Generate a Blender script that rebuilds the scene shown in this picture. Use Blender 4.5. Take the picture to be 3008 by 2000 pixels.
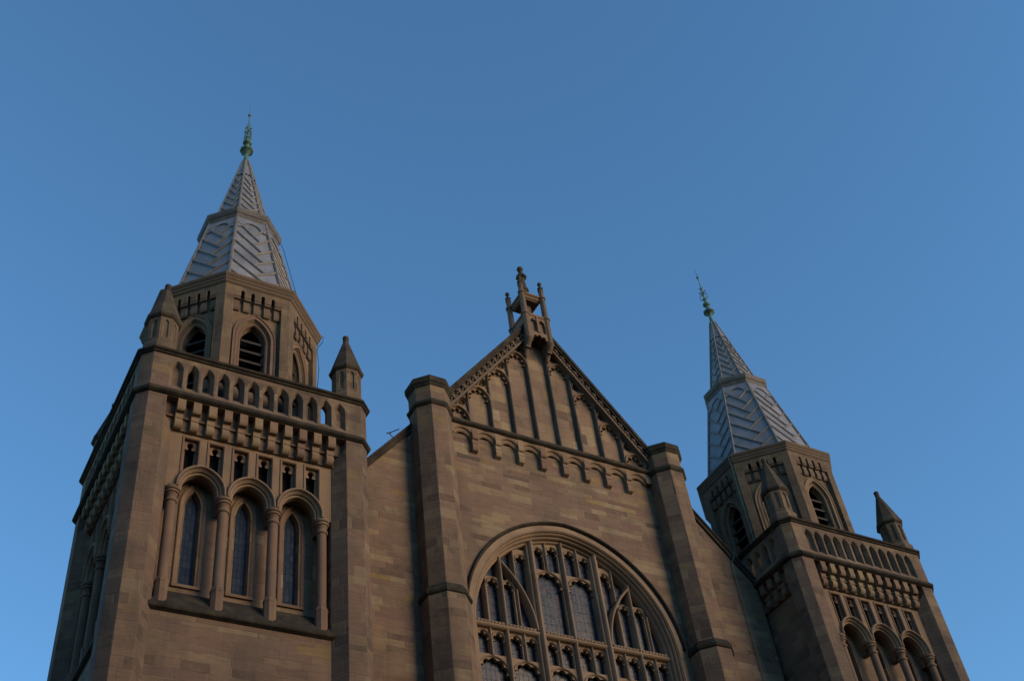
import bpy, bmesh, math, random
from math import sin, cos, pi, sqrt, radians, atan2
from mathutils import Vector, Matrix
from mathutils.geometry import tessellate_polygon

for o in list(bpy.data.objects): bpy.data.objects.remove(o)
S = bpy.context.scene
COL = S.collection
random.seed(7)

# ------------------------------------------------------------------ camera
CX, CY, CZ = -19.3448, -24.0497, 1.6
YAW, PITCH, ROLL, FPX = 0.60911, 0.77414, -0.15319, 3463.57
def cam_axes():
    cy, sy, cp, sp = cos(YAW), sin(YAW), cos(PITCH), sin(PITCH)
    f = Vector((sy*cp, cy*cp, sp)); r = Vector((cy, -sy, 0)); u = r.cross(f)
    cr, sr = cos(ROLL), sin(ROLL)
    return cr*r + sr*u, -sr*r + cr*u, f
_r, _u, _f = cam_axes()
cd = bpy.data.cameras.new('camera'); cam = bpy.data.objects.new('camera', cd); COL.objects.link(cam)
cam.matrix_world = Matrix(((_r.x, _u.x, -_f.x, CX), (_r.y, _u.y, -_f.y, CY), (_r.z, _u.z, -_f.z, CZ), (0, 0, 0, 1)))
cd.sensor_fit = 'HORIZONTAL'; cd.sensor_width = 36.0; cd.lens = 36.0*FPX/3008.0
cd.clip_start = 0.1; cd.clip_end = 3000
S.camera = cam

# ------------------------------------------------------------------ light
SUN_AZ, SUN_EL = radians(37), radians(10)       # azimuth to the right of the facade normal
sun_dir = Vector((sin(SUN_AZ)*cos(SUN_EL), -cos(SUN_AZ)*cos(SUN_EL), sin(SUN_EL)))
W = bpy.data.worlds.new("World"); S.world = W; W.use_nodes = True
nt = W.node_tree; nt.nodes.clear()
sky = nt.nodes.new('ShaderNodeTexSky'); sky.sky_type = 'NISHITA'; sky.sun_disc = False
sky.sun_elevation = SUN_EL; sky.sun_rotation = atan2(sun_dir.x, sun_dir.y)
sky.altitude = 50; sky.air_density = 1.0; sky.dust_density = 0.0; sky.ozone_density = 3.9
bg = nt.nodes.new('ShaderNodeBackground'); bg.inputs['Strength'].default_value = 0.15
wo = nt.nodes.new('ShaderNodeOutputWorld')
wb = nt.nodes.new('ShaderNodeMix'); wb.data_type = 'RGBA'; wb.blend_type = 'MULTIPLY'; wb.inputs[0].default_value = 1
wb.inputs[7].default_value = (.96, 1.09, 1.06, 1)
nt.links.new(sky.outputs[0], wb.inputs[6]); nt.links.new(wb.outputs[2], bg.inputs[0]); nt.links.new(bg.outputs[0], wo.inputs[0])
sl = bpy.data.lights.new('sun', 'SUN'); sl.energy = 2.4; sl.angle = radians(38); sl.color = (1.0, 0.69, 0.42)
so = bpy.data.objects.new('sun', sl); COL.objects.link(so)
so.rotation_euler = sun_dir.to_track_quat('Z', 'Y').to_euler()
S.view_settings.view_transform = 'Standard'; S.view_settings.look = 'None'
S.view_settings.exposure = 0.88; S.view_settings.gamma = 1
S.render.engine = 'CYCLES'

# ------------------------------------------------------------------ materials
class NT:
    def __init__(s, name):
        s.m = bpy.data.materials.new(name); s.m.use_nodes = True; s.t = s.m.node_tree; s.t.nodes.clear()
        s.out = s.n('ShaderNodeOutputMaterial'); s.b = s.n('ShaderNodeBsdfPrincipled')
        s.l(s.b.outputs[0], s.out.inputs[0])
    def n(s, t, **k):
        x = s.t.nodes.new(t)
        for a, b in k.items(): setattr(x, a, b)
        return x
    def l(s, a, b): s.t.links.new(a, b)
    def put(s, inp, v):
        if hasattr(v, 'is_output'): s.l(v, inp)
        else: inp.default_value = v
    def math(s, op, a, b=None, c=None, clamp=False):
        x = s.n('ShaderNodeMath', operation=op, use_clamp=clamp); s.put(x.inputs[0], a)
        if b is not None: s.put(x.inputs[1], b)
        if c is not None: s.put(x.inputs[2], c)
        return x.outputs[0]
    def noise(s, vec, scale, detail=4, rough=.55, dim='3D'):
        x = s.n('ShaderNodeTexNoise', noise_dimensions=dim); s.put(x.inputs['Scale'], scale)
        x.inputs['Detail'].default_value = detail; x.inputs['Roughness'].default_value = rough
        if vec is not None: s.l(vec, x.inputs['Vector'])
        return x.outputs['Fac']
    def ramp(s, fac, stops, interp='LINEAR'):
        x = s.n('ShaderNodeValToRGB'); x.color_ramp.interpolation = interp; e = x.color_ramp.elements
        while len(e) < len(stops): e.new(0.5)
        for i, (p, c) in enumerate(stops): e[i].position = p; e[i].color = (c if len(c) == 4 else (*c, 1))
        s.l(fac, x.inputs[0]); return x.outputs[0]
    def mix(s, fac, a, b, mode='MIX'):
        x = s.n('ShaderNodeMix', data_type='RGBA', blend_type=mode); s.put(x.inputs[0], fac)
        for i, v in ((6, a), (7, b)):
            if hasattr(v, 'is_output'): s.l(v, x.inputs[i])
            else: x.inputs[i].default_value = (v if len(v) == 4 else (*v, 1))
        return x.outputs[2]
    def grey(s, v):
        return s.ramp(v, [(0, (0, 0, 0)), (1, (1, 1, 1))])
    def edge(s, r):
        if not hasattr(s, 'bev'):
            s.bev = s.n('ShaderNodeBevel', samples=4); s.bev.inputs['Radius'].default_value = r
        g = s.n('ShaderNodeNewGeometry'); d = s.n('ShaderNodeVectorMath', operation='DOT_PRODUCT'); s.l(s.bev.outputs[0], d.inputs[0]); s.l(g.outputs['Normal'], d.inputs[1])
        return s.math('MULTIPLY', s.math('SUBTRACT', 1.0, d.outputs['Value']), 6.0, clamp=True)
    def bump(s, h, strength=.3, dist=.02):
        x = s.n('ShaderNodeBump')
        if hasattr(s, 'bev'): s.l(s.bev.outputs[0], x.inputs['Normal'])
        x.inputs['Strength'].default_value = strength; x.inputs['Distance'].default_value = dist
        s.l(h, x.inputs['Height']); s.l(x.outputs[0], s.b.inputs['Normal'])
    def mapping(s, vec, scale):
        x = s.n('ShaderNodeMapping'); x.inputs['Scale'].default_value = scale; s.l(vec, x.inputs[0]); return x.outputs[0]

PALETTE = [(0.0, (.200, .135, .105)), (.08, (.270, .178, .135)), (.30, (.300, .198, .152)), (.46, (.330, .232, .168)),
           (.60, (.275, .178, .148)), (.74, (.350, .250, .170)), (.86, (.400, .305, .215)), (.94, (.345, .235, .125)), (1.0, (.43, .34, .26))]
def ashlar(name, course=.29, length=.72, gain=1.0, dirt=.55, tint=(1, 1, 1), soft=.2):
    pal = [(p, tuple(c+(m-c)*soft for c, m in zip(q, (.305, .208, .155)))) for p, q in PALETTE]
    M = NT(name); geo = M.n('ShaderNodeNewGeometry')
    P = M.n('ShaderNodeSeparateXYZ'); M.l(geo.outputs['Position'], P.inputs[0])
    N = M.n('ShaderNodeSeparateXYZ'); M.l(geo.outputs['True Normal'], N.inputs[0])
    ln = M.math('SQRT', M.math('ADD', M.math('ADD', M.math('MULTIPLY', N.outputs[0], N.outputs[0]), M.math('MULTIPLY', N.outputs[1], N.outputs[1])), 1e-5))
    u = M.math('DIVIDE', M.math('SUBTRACT', M.math('MULTIPLY', N.outputs[0], P.outputs[1]), M.math('MULTIPLY', N.outputs[1], P.outputs[0])), ln)
    wob = M.noise(geo.outputs['Position'], 3.0, 2)
    v = M.math('ADD', P.outputs[2], M.math('MULTIPLY', M.math('SUBTRACT', wob, .5), .012))
    vw = M.math('MULTIPLY', v, 1/course)
    def vor(w, feat, rnd):
        x = M.n('ShaderNodeTexVoronoi', voronoi_dimensions='1D', feature=feat); x.inputs['Scale'].default_value = 1
        x.inputs['Randomness'].default_value = rnd; M.l(w, x.inputs['W']); return x
    r1 = vor(vw, 'F1', .95); e1 = vor(vw, 'DISTANCE_TO_EDGE', .95)
    rs = M.n('ShaderNodeSeparateColor'); M.l(r1.outputs['Color'], rs.inputs[0])
    lenm = M.math('ADD', .75, M.math('MULTIPLY', rs.outputs[1], .7))
    uw = M.math('ADD', M.math('MULTIPLY', M.math('MULTIPLY', u, 1/length), lenm), M.math('MULTIPLY', rs.outputs[0], 313.0))
    r2 = vor(uw, 'F1', .95); e2 = vor(uw, 'DISTANCE_TO_EDGE', .95)
    cs = M.n('ShaderNodeSeparateColor'); M.l(r2.outputs['Color'], cs.inputs[0])
    d1 = M.math('MULTIPLY', e1.outputs['Distance'], course); d2 = M.math('MULTIPLY', e2.outputs['Distance'], length)
    d = M.math('MINIMUM', d1, d2)
    h = M.math('FRACT', M.math('ADD', M.math('MULTIPLY', cs.outputs[0], .8), M.math('MULTIPLY', rs.outputs[2], .35)))
    col = M.ramp(h, pal)
    # bedding streaks and grain inside a block
    bed = M.noise(M.mapping(geo.outputs['Position'], (1.4, 1.4, 9)), 1.6, 5, .6)
    col = M.mix(.55, col, M.ramp(bed, [(.25, (.62, .60, .60)), (.5, (.95, .95, .95)), (.78, (1.18, 1.15, 1.1))]), 'MULTIPLY')
    grain = M.noise(geo.outputs['Position'], 26, 3, .7)
    col = M.mix(.35, col, M.ramp(grain, [(.3, (.78, .78, .78)), (.7, (1.12, 1.12, 1.12))]), 'MULTIPLY')
    # soot and rain stains
    st = M.noise(M.mapping(geo.outputs['Position'], (1, 1, .55)), .9, 6, .62)
    stm = M.math('MULTIPLY', M.grey(M.math('MULTIPLY', M.math('SUBTRACT', st, .45), 4.5, clamp=True)), dirt)
    col = M.mix(stm, col, (.115, .098, .084))
    blot = M.math('GREATER_THAN', cs.outputs[2], .90)
    bn = M.noise(geo.outputs['Position'], 4, 4, .6)
    col = M.mix(M.math('MULTIPLY', M.math('MULTIPLY', blot, M.math('MULTIPLY', M.math('SUBTRACT', bn, .25), 2.0, clamp=True)), .75), col, (.10, .08, .068))
    sk = M.noise(M.mapping(geo.outputs['Position'], (5, 5, .35)), 1.0, 5, .6)
    col = M.mix(M.math('MULTIPLY', M.math('MULTIPLY', M.math('SUBTRACT', sk, .55), 5, clamp=True), dirt*.7), col, (.11, .092, .078))
    mort = M.math('LESS_THAN', d, .008)
    mn = M.noise(geo.outputs['Position'], 1.7, 2)
    col = M.mix(M.math('MULTIPLY', mort, M.math('MULTIPLY', mn, .8)), col, M.ramp(mn, [(.42, (.15, .115, .09)), (.58, (.42, .33, .24))]))
    col = M.mix(1.0, col, tuple(.545*gain*c*w for c, w in zip(tint, (.95, .95, .84))), 'MULTIPLY')
    ed = M.edge(.035); en = M.noise(geo.outputs['Position'], 6, 4, .7)
    col = M.mix(M.math('MULTIPLY', ed, M.math('MULTIPLY', en, .9)), col, M.ramp(en, [(.42, (.085, .07, .055)), (.58, (.27, .225, .17))]))
    M.l(col, M.b.inputs['Base Color']); M.b.inputs['Roughness'].default_value = .92; M.b.inputs['Specular IOR Level'].default_value = .2
    hh = M.math('ADD', M.math('MULTIPLY', M.math('MINIMUM', d, .014), 55), M.math('MULTIPLY', M.noise(geo.outputs['Position'], 11, 5, .65), .9))
    hh = M.math('ADD', hh, M.math('MULTIPLY', cs.outputs[1], .35))
    M.bump(hh, .55, .018)
    return M.m

def carved(name, c0, c1, c2, dirt=.4, dcol=(.12, .10, .085), bump=.35, joints=0):
    M = NT(name); geo = M.n('ShaderNodeNewGeometry'); oi = M.n('ShaderNodeObjectInfo')
    P = geo.outputs['Position']
    col = M.ramp(oi.outputs['Random'], [(0, c0), (.5, c1), (1, c2)])
    if joints:
        sx = M.n('ShaderNodeSeparateXYZ'); M.l(P, sx.inputs[0])
        w = M.math('ADD', M.math('MULTIPLY', sx.outputs[2], 1/joints), M.math('MULTIPLY', oi.outputs['Random'], 40))
        x = M.n('ShaderNodeTexVoronoi', voronoi_dimensions='1D', feature='F1'); x.inputs['Scale'].default_value = 1; M.l(w, x.inputs['W'])
        sc = M.n('ShaderNodeSeparateColor'); M.l(x.outputs['Color'], sc.inputs[0])
        col = M.ramp(sc.outputs[0], [(0, c0), (.5, c1), (1, c2)])
    big = M.noise(P, 1.3, 5, .6)
    col = M.mix(.7, col, M.ramp(big, [(.3, (.68, .66, .66)), (.55, (1, 1, 1)), (.75, (1.2, 1.16, 1.08))]), 'MULTIPLY')
    gr = M.noise(P, 24, 4, .7)
    col = M.mix(.4, col, M.ramp(gr, [(.3, (.75, .75, .75)), (.7, (1.12, 1.12, 1.12))]), 'MULTIPLY')
    st = M.noise(M.mapping(P, (1, 1, .5)), 1.7, 6, .65)
    col = M.mix(1.0, col, (.535, .52, .46), 'MULTIPLY')
    col = M.mix(M.math('MULTIPLY', M.math('MULTIPLY', M.math('SUBTRACT', st, .48), 5, clamp=True), dirt), col, dcol)
    M.l(col, M.b.inputs['Base Color']); M.b.inputs['Roughness'].default_value = .92; M.b.inputs['Specular IOR Level'].default_value = .2
    M.bump(M.noise(P, 14, 5, .65), bump, .02)
    return M.m

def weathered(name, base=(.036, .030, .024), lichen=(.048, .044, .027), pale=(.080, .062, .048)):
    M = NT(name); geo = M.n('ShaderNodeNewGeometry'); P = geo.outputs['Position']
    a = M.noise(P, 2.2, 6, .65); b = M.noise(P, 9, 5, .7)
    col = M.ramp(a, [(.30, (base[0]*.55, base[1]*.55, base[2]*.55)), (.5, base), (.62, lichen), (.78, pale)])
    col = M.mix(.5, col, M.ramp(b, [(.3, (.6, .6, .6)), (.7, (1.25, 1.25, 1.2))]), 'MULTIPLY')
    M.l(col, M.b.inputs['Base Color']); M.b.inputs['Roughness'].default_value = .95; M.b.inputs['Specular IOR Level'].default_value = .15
    M.bump(M.noise(P, 17, 6, .7), .6, .02)
    return M.m

def simple(name, c, rough=.6, metal=0, spec=.5, var=.25, scale=6, bump=.1):
    M = NT(name); geo = M.n('ShaderNodeNewGeometry'); P = geo.outputs['Position']
    n = M.noise(P, scale, 5, .6)
    col = M.ramp(n, [(.25, tuple(x*(1-var) for x in c)), (.75, tuple(x*(1+var) for x in c))])
    M.l(col, M.b.inputs['Base Color']); M.b.inputs['Roughness'].default_value = rough; M.b.inputs['Metallic'].default_value = metal
    M.b.inputs['Specular IOR Level'].default_value = spec
    if bump: M.bump(M.noise(P, scale*3, 4, .6), bump, .02)
    return M.m

def lead_mat():
    M = NT('lead sheet'); geo = M.n('ShaderNodeNewGeometry'); P = geo.outputs['Position']
    a = M.noise(P, 1.1, 5, .6); b = M.noise(M.mapping(P, (3, 3, .5)), 2.2, 5, .65)
    col = M.ramp(a, [(.25, (.095, .10, .112)), (.5, (.155, .158, .168)), (.75, (.235, .23, .23))])
    col = M.mix(.6, col, M.ramp(b, [(.3, (.7, .72, .76)), (.6, (1.03, 1.02, 1.0)), (.8, (1.15, 1.1, 1.05))]), 'MULTIPLY')
    M.l(col, M.b.inputs['Base Color']); M.b.inputs['Roughness'].default_value = .48; M.b.inputs['Metallic'].default_value = .12
    M.bump(M.noise(P, 3.5, 4, .5), .25, .03)
    return M.m

def verdigris():
    M = NT('verdigris copper'); geo = M.n('ShaderNodeNewGeometry'); P = geo.outputs['Position']
    a = M.noise(P, 5, 5, .65)
    col = M.ramp(a, [(.36, (.035, .035, .028)), (.5, (.05, .11, .082)), (.72, (.10, .24, .18))])
    M.l(col, M.b.inputs['Base Color']); M.b.inputs['Roughness'].default_value = .75
    return M.m

def leaded_glass(name, sx, sz, base, ornament=False):
    M = NT(name); geo = M.n('ShaderNodeNewGeometry')
    P = M.n('ShaderNodeSeparateXYZ'); M.l(geo.outputs['Position'], P.inputs[0])
    N = M.n('ShaderNodeSeparateXYZ'); M.l(geo.outputs['True Normal'], N.inputs[0])
    u = M.math('SUBTRACT', M.math('MULTIPLY', N.outputs[0], P.outputs[1]), M.math('MULTIPLY', N.outputs[1], P.outputs[0]))
    fx = M.math('ABSOLUTE', M.math('SUBTRACT', M.math('FRACT', M.math('DIVIDE', u, sx)), .5))
    fz = M.math('ABSOLUTE', M.math('SUBTRACT', M.math('FRACT', M.math('DIVIDE', P.outputs[2], sz)), .5))
    ln = M.math('MAXIMUM', M.math('GREATER_THAN', fx, .5-.012/sx*.5), M.math('GREATER_THAN', fz, .5-.012/sz*.5))
    cell = M.n('ShaderNodeTexWhiteNoise', noise_dimensions='2D'); cv = M.n('ShaderNodeCombineXYZ')
    M.l(M.math('FLOOR', M.math('DIVIDE', u, sx)), cv.inputs[0]); M.l(M.math('FLOOR', M.math('DIVIDE', P.outputs[2], sz)), cv.inputs[1])
    M.l(cv.outputs[0], cell.inputs['Vector'])
    col = M.ramp(cell.outputs['Value'], [(0, tuple((.95 if ornament else .8)*c for c in base)), (1, tuple((1.05 if ornament else 1.2)*c for c in base))])
    if ornament:
        vo = M.n('ShaderNodeTexVoronoi', feature='DISTANCE_TO_EDGE'); vo.inputs['Scale'].default_value = 9
        wv = M.n('ShaderNodeVectorMath', operation='ADD'); nn = M.n('ShaderNodeTexNoise'); nn.inputs['Scale'].default_value = 4
        M.l(geo.outputs['Position'], wv.inputs[0]); M.l(nn.outputs['Color'], wv.inputs[1]); M.l(wv.outputs[0], vo.inputs['Vector'])
        col = M.mix(M.math('LESS_THAN', vo.outputs['Distance'], .06), col, (.005, .006, .008))
        v2 = M.n('ShaderNodeTexVoronoi', feature='F1'); v2.inputs['Scale'].default_value = 9; M.l(wv.outputs[0], v2.inputs['Vector'])
        c2 = M.n('ShaderNodeSeparateColor'); M.l(v2.outputs['Color'], c2.inputs[0])
        col = M.mix(M.math('MULTIPLY', M.math('GREATER_THAN', c2.outputs[0], .72), .6), col, M.ramp(c2.outputs[1], [(0, (.05, .03, .05)), (.5, (.03, .06, .055)), (1, (.09, .04, .04))]))
    col = M.mix(M.math('MULTIPLY', ln, .15 if ornament else .5), col, (.006, .006, .007))
    M.l(col, M.b.inputs['Base Color'])
    rr = M.math('ADD', .22, M.math('MULTIPLY', cell.outputs['Value'], .08)); M.l(rr, M.b.inputs['Roughness'])
    M.l(M.math('MULTIPLY', M.math('SUBTRACT', 1.0, ln), .2), M.b.inputs['Specular IOR Level'])
    bh = M.math('ADD', M.math('MULTIPLY', M.noise(geo.outputs['Position'], 9, 3), .5), M.math('MULTIPLY', cell.outputs['Value'], .25))
    M.bump(bh, .12, .02)
    return M.m

MAT = {
 'ashlar': ashlar('sandstone ashlar', .29, .8, .97, .7),
 'ashlar_oct': ashlar('sandstone ashlar belfry', .31, .6, .88, .75, (.98, 1.0, .94), .5),
 'ashlar_wall': ashlar('sandstone ashlar front', .22, .85, 1.06, .5, (1, 1, 1), -.1),
 'ashlar_gable': ashlar('sandstone ashlar gable', .40, .55, 1.12, .35, (1, 1, 1), -.1),
 'carved': carved('carved sandstone', (.27, .178, .135), (.32, .215, .155), (.37, .265, .18), .35),
 'shaft': carved('column sandstone', (.28, .185, .145), (.33, .228, .165), (.30, .20, .15), .45, joints=1.3),
 'corbel': carved('corbel sandstone', (.28, .185, .145), (.35, .245, .175), (.41, .315, .20), .25),
 'tracery': carved('tracery sandstone', (.41, .30, .215), (.43, .315, .225), (.45, .335, .245), .35),
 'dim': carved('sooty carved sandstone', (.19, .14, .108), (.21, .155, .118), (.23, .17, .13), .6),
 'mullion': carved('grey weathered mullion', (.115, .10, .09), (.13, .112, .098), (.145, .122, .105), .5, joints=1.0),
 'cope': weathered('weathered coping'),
 'cap': weathered('lichened cap stone', (.058, .047, .036), (.066, .060, .037), (.105, .08, .06)),
 'lead': lead_mat(), 'copper': verdigris(),
 'roll': simple('lead rolls', (.125, .117, .105), .6, .2, .4, .35, 5),
 'collar': simple('weathered lead collar', (.075, .070, .064), .7, .05, .4, .4, 4),
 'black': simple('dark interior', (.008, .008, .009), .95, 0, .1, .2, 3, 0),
 'louvre': simple('slate louvre', (.034, .030, .026), .8, 0, .2, .3, 7),
 'slate': simple('roof slate', (.06, .062, .07), .7, 0, .4, .3, 4),
 'cable': simple('black cable', (.012, .012, .013), .6, 0, .4, .2, 5, 0),
 'steel': simple('galvanised rod', (.16, .17, .18), .5, .6, .5, .2, 8, 0),
 'lancet_glass': leaded_glass('leaded lancet glass', .11, .21, (.020, .026, .034)),
 'west_glass': leaded_glass('leaded window glass', .16, .33, (.020, .033, .052), True),
}

# ------------------------------------------------------------------ mesh helpers
T8 = math.tan(pi/8)
class MB:
    def __init__(s): s.v = []; s.f = []
    def add(s, p): s.v.append(tuple(p)); return len(s.v)-1
    def face(s, pts): s.f.append([s.add(p) for p in pts])
    def box(s, a, b):
        x0, y0, z0 = a; x1, y1, z1 = b
        c = [s.add(p) for p in ((x0,y0,z0),(x1,y0,z0),(x1,y1,z0),(x0,y1,z0),(x0,y0,z1),(x1,y0,z1),(x1,y1,z1),(x0,y1,z1))]
        for q in ((0,3,2,1),(4,5,6,7),(0,1,5,4),(1,2,6,5),(2,3,7,6),(3,0,4,7)): s.f.append([c[i] for i in q])
    def loft(s, rings, cap0=True, cap1=True, closed=True):
        ids = [[s.add(p) for p in r] for r in rings]; n = len(ids[0])
        for a, b in zip(ids, ids[1:]):
            for i in range(n if closed else n-1):
                j = (i+1) % n; s.f.append([a[i], a[j], b[j], b[i]])
        if cap0: s.f.append(ids[0][::-1])
        if cap1: s.f.append(ids[-1])
    def prism(s, poly, z0, z1): s.loft([[(x, y, z0) for x, y in poly], [(x, y, z1) for x, y in poly]])
    def extr(s, poly, d0, d1):                     # polygon in (x,z), extruded along y
        s.loft([[(x, d0, z) for x, z in poly], [(x, d1, z) for x, z in poly]])
    def extr_x(s, poly, x0, x1):                   # polygon in (y,z), extruded along x
        s.loft([[(x0, y, z) for y, z in poly], [(x1, y, z) for y, z in poly]])
    def ngon(s, cx, cy, prof, n=8, phase=pi/8, cap0=True, cap1=True):   # prof (apothem, z)
        k = 1/cos(pi/n)
        s.loft([[(cx+a*k*cos(phase+2*pi*i/n), cy+a*k*sin(phase+2*pi*i/n), z) for i in range(n)] for a, z in prof], cap0, cap1)
    def lathe(s, cx, cy, prof, n=14): s.ngon(cx, cy, prof, n, 0)
    def ball(s, c, r, n=10, m=6, sz=1):
        s.loft([[(c[0]+r*sin(pi*k/m)*cos(2*pi*i/n), c[1]+r*sin(pi*k/m)*sin(2*pi*i/n), c[2]-sz*r*cos(pi*k/m)) for i in range(n)] for k in [.04]+list(range(1, m))+[m-.04]])
    def tube(s, path, r, n=8, flat=1):
        path = [Vector(p) for p in path]; rings = []
        for i, p in enumerate(path):
            t = (path[min(i+1, len(path)-1)]-path[max(i-1, 0)]).normalized()
            a = t.cross(Vector((0, 0, 1)));
            if a.length < 1e-3: a = t.cross(Vector((0, 1, 0)))
            a.normalize(); b = t.cross(a)
            rings.append([p+r*(cos(2*pi*k/n)*a*flat+sin(2*pi*k/n)*b) for k in range(n)])
        s.loft(rings)
    def plate(s, outer, holes, d0, d1, back=None, backface=True):   # pierced slab in (x,z); holes may shrink to back[i] at d1
        back = back or holes
        for d, hs, flip in ((d0, holes, False), (d1, back, True)):
            if flip and not backface: continue
            polys = [[Vector((x, z, 0)) for x, z in outer]]+[[Vector((x, z, 0)) for x, z in h] for h in hs]
            flat = [p for q in polys for p in q]; ids = [s.add((p.x, d, p.y)) for p in flat]
            for t in tessellate_polygon(polys):
                s.f.append([ids[i] for i in t])
        for a, b in [(outer, outer)]+list(zip(holes, back)):
            s.loft([[(x, d0, z) for x, z in a], [(x, d1, z) for x, z in b]], False, False)
    def sweep(s, path, prof, closed=False, cap=True):   # path in (x,z); prof list of (outward offset, depth y)
        n = len(path); ids = []
        for i, (x, z) in enumerate(path):
            def tan(a, b):
                dx, dz = b[0]-a[0], b[1]-a[1]; l = math.hypot(dx, dz) or 1; return dx/l, dz/l
            t0 = tan(path[i-1], path[i]) if (i > 0 or closed) else None
            t1 = tan(path[i], path[(i+1) % n]) if (i < n-1 or closed) else None
            t0 = t0 or t1; t1 = t1 or t0
            n0 = (-t0[1], t0[0]); n1 = (-t1[1], t1[0]); mx, mz = n0[0]+n1[0], n0[1]+n1[1]
            l = mx*mx+mz*mz; k = 2/l if l > .3 else 2/.3
            ids.append([(x+mx*k*o, d, z+mz*k*o) for o, d in prof])
        m = len(prof)
        idx = [[s.add(p) for p in r] for r in ids]
        for i in range(n if closed else n-1):
            a, b = idx[i], idx[(i+1) % n]
            for j in range(m): 
                jj = (j+1) % m; s.f.append([a[j], a[jj], b[jj], b[j]])
        if cap and not closed: s.f.append(idx[0][::-1]); s.f.append(idx[-1])
    def turn(s, ang, off=(0, 0, 0), start=0):      # rotate everything added since 'start' about z
        c, q = cos(ang), sin(ang)
        for i in range(start, len(s.v)):
            x, y, z = s.v[i]; s.v[i] = (c*x-q*y+off[0], q*x+c*y+off[1], z+off[2])
    def build(s, name, mat, parent=None, smooth=None):
        me = bpy.data.meshes.new(name); me.from_pydata(s.v, [], s.f)
        bm = bmesh.new(); bm.from_mesh(me); bmesh.ops.remove_doubles(bm, verts=bm.verts, dist=1e-5)
        bmesh.ops.recalc_face_normals(bm, faces=bm.faces); bm.to_mesh(me); bm.free()
        me.materials.append(MAT[mat] if isinstance(mat, str) else mat)
        if smooth:
            for p in me.polygons: p.use_smooth = True
            me.set_sharp_from_angle(angle=radians(smooth))
        o = bpy.data.objects.new(name, me); COL.objects.link(o); o.parent = parent
        return o

def empty(name, loc, label, cat, group=None):
    o = bpy.data.objects.new(name, None); COL.objects.link(o); o.location = loc
    o['label'] = label; o['category'] = cat
    if group: o['group'] = group
    return o
def thing(o, label, cat, group=None):
    o['label'] = label; o['category'] = cat
    if group: o['group'] = group
    return o
def copy_tree(o, parent, M=None):
    c = o.copy(); COL.objects.link(c); c.parent = parent
    if M is not None: c.matrix_local = M @ o.matrix_local
    for ch in [x for x in o.children]: copy_tree(ch, c)
    return c
def RZ(k): return Matrix.Rotation(k*pi/2, 4, 'Z')

# outlines in (x,z)
def arch(cx, w, zs, rise, n=10):                   # two-centred arch, left spring -> right spring
    e = (rise*rise-w*w)/(2*w); R = w+e; out = []
    a1 = math.atan2(rise, -e) if False else math.acos(max(-1, min(1, e/R)))
    for i in range(n+1):                           # left arc, centre at +e
        a = a1*i/n; out.append((cx+e-R*cos(a), zs+R*sin(a)))
    for i in range(n-1, -1, -1):
        a = a1*i/n; out.append((cx-e+R*cos(a), zs+R*sin(a)))
    return out
def lancet(cx, w, z0, zs, rise, n=8): return [(cx-w, z0)]+arch(cx, w, zs, rise, n)+[(cx+w, z0)]
def cusped(cx, w, zs, rise, foils=3, depth=.05, n=36, p=.55):
    base = arch(cx, w, zs, rise, n//2); L = [0]
    for a, b in zip(base, base[1:]): L.append(L[-1]+math.dist(a, b))
    out = []
    for i, (x, z) in enumerate(base):
        s = L[i]/L[-1]; o = depth*(1-abs(sin(foils*pi*s))**p)
        a = base[max(i-1, 0)]; b = base[min(i+1, len(base)-1)]
        dx, dz = b[0]-a[0], b[1]-a[1]; l = math.hypot(dx, dz); nx, nz = dz/l, -dx/l
        out.append((x+nx*o, z+nz*o))
    return out
def light(cx, w, z0, zs, rise, foils=3, depth=.05, n=36):
    return [(cx-w, z0), (cx-w, zs-.03)]+cusped(cx, w, zs, rise, foils, depth, n)+[(cx+w, zs-.03), (cx+w, z0)]

# ------------------------------------------------------------------ ground
g = MB(); N = 24
for i in range(N):
    for j in range(N):
        x0, x1 = -1200+2400*i/N, -1200+2400*(i+1)/N; y0, y1 = -1200+2400*j/N, -1200+2400*(j+1)/N
        g.face([(x0, y0, 0), (x1, y0, 0), (x1, y1, 0), (x0, y1, 0)])
gr = g.build('ground', simple('paving and grass', (.06, .057, .05), .95, 0, .2, .35, .5)); gr['kind'] = 'structure'

# ------------------------------------------------------------------ unseen house-shaped blocks, added to keep the low light off the lower walls
def shade_block(x0, x1, y0, y1, h, ridge, label, along_x=True):
    m = MB(); m.box((x0, y0, 0), (x1, y1, h))
    if along_x: m.loft([[(x, y0-.4, h), (x, (y0+y1)/2, ridge), (x, y1+.4, h)] for x in (x0, x1)])
    else: m.loft([[(x0-.4, y, h), ((x0+x1)/2, y, ridge), (x1+.4, y, h)] for y in (y0, y1)])
    o = m.build('light_blocker', MAT['ashlar_wall']); o['label'] = label; o['category'] = 'building'; return o
shade_block(-75, 18, -76, -62, 28, 35, 'long unseen house-shaped block added opposite the church to shade its lower walls')
shade_block(32, 75, -58, -32, 23, 28, 'unseen house-shaped block added at front right to shade the right tower')
shade_block(-75, -60, -30, 45, 24, 30, 'unseen house-shaped block added at left to cut sky light on the left tower', False)

# ------------------------------------------------------------------ towers (local origin: centre of the tower plan)
HALF = 3.5
TD = 11.4099
def Y(d): return d-HALF
def sq(H, ch, z): return [(-H+ch, -H, z), (H-ch, -H, z), (H, -H+ch, z), (H, H-ch, z), (H-ch, H, z), (-H+ch, H, z), (-H, H-ch, z), (-H, -H+ch, z)]

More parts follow.
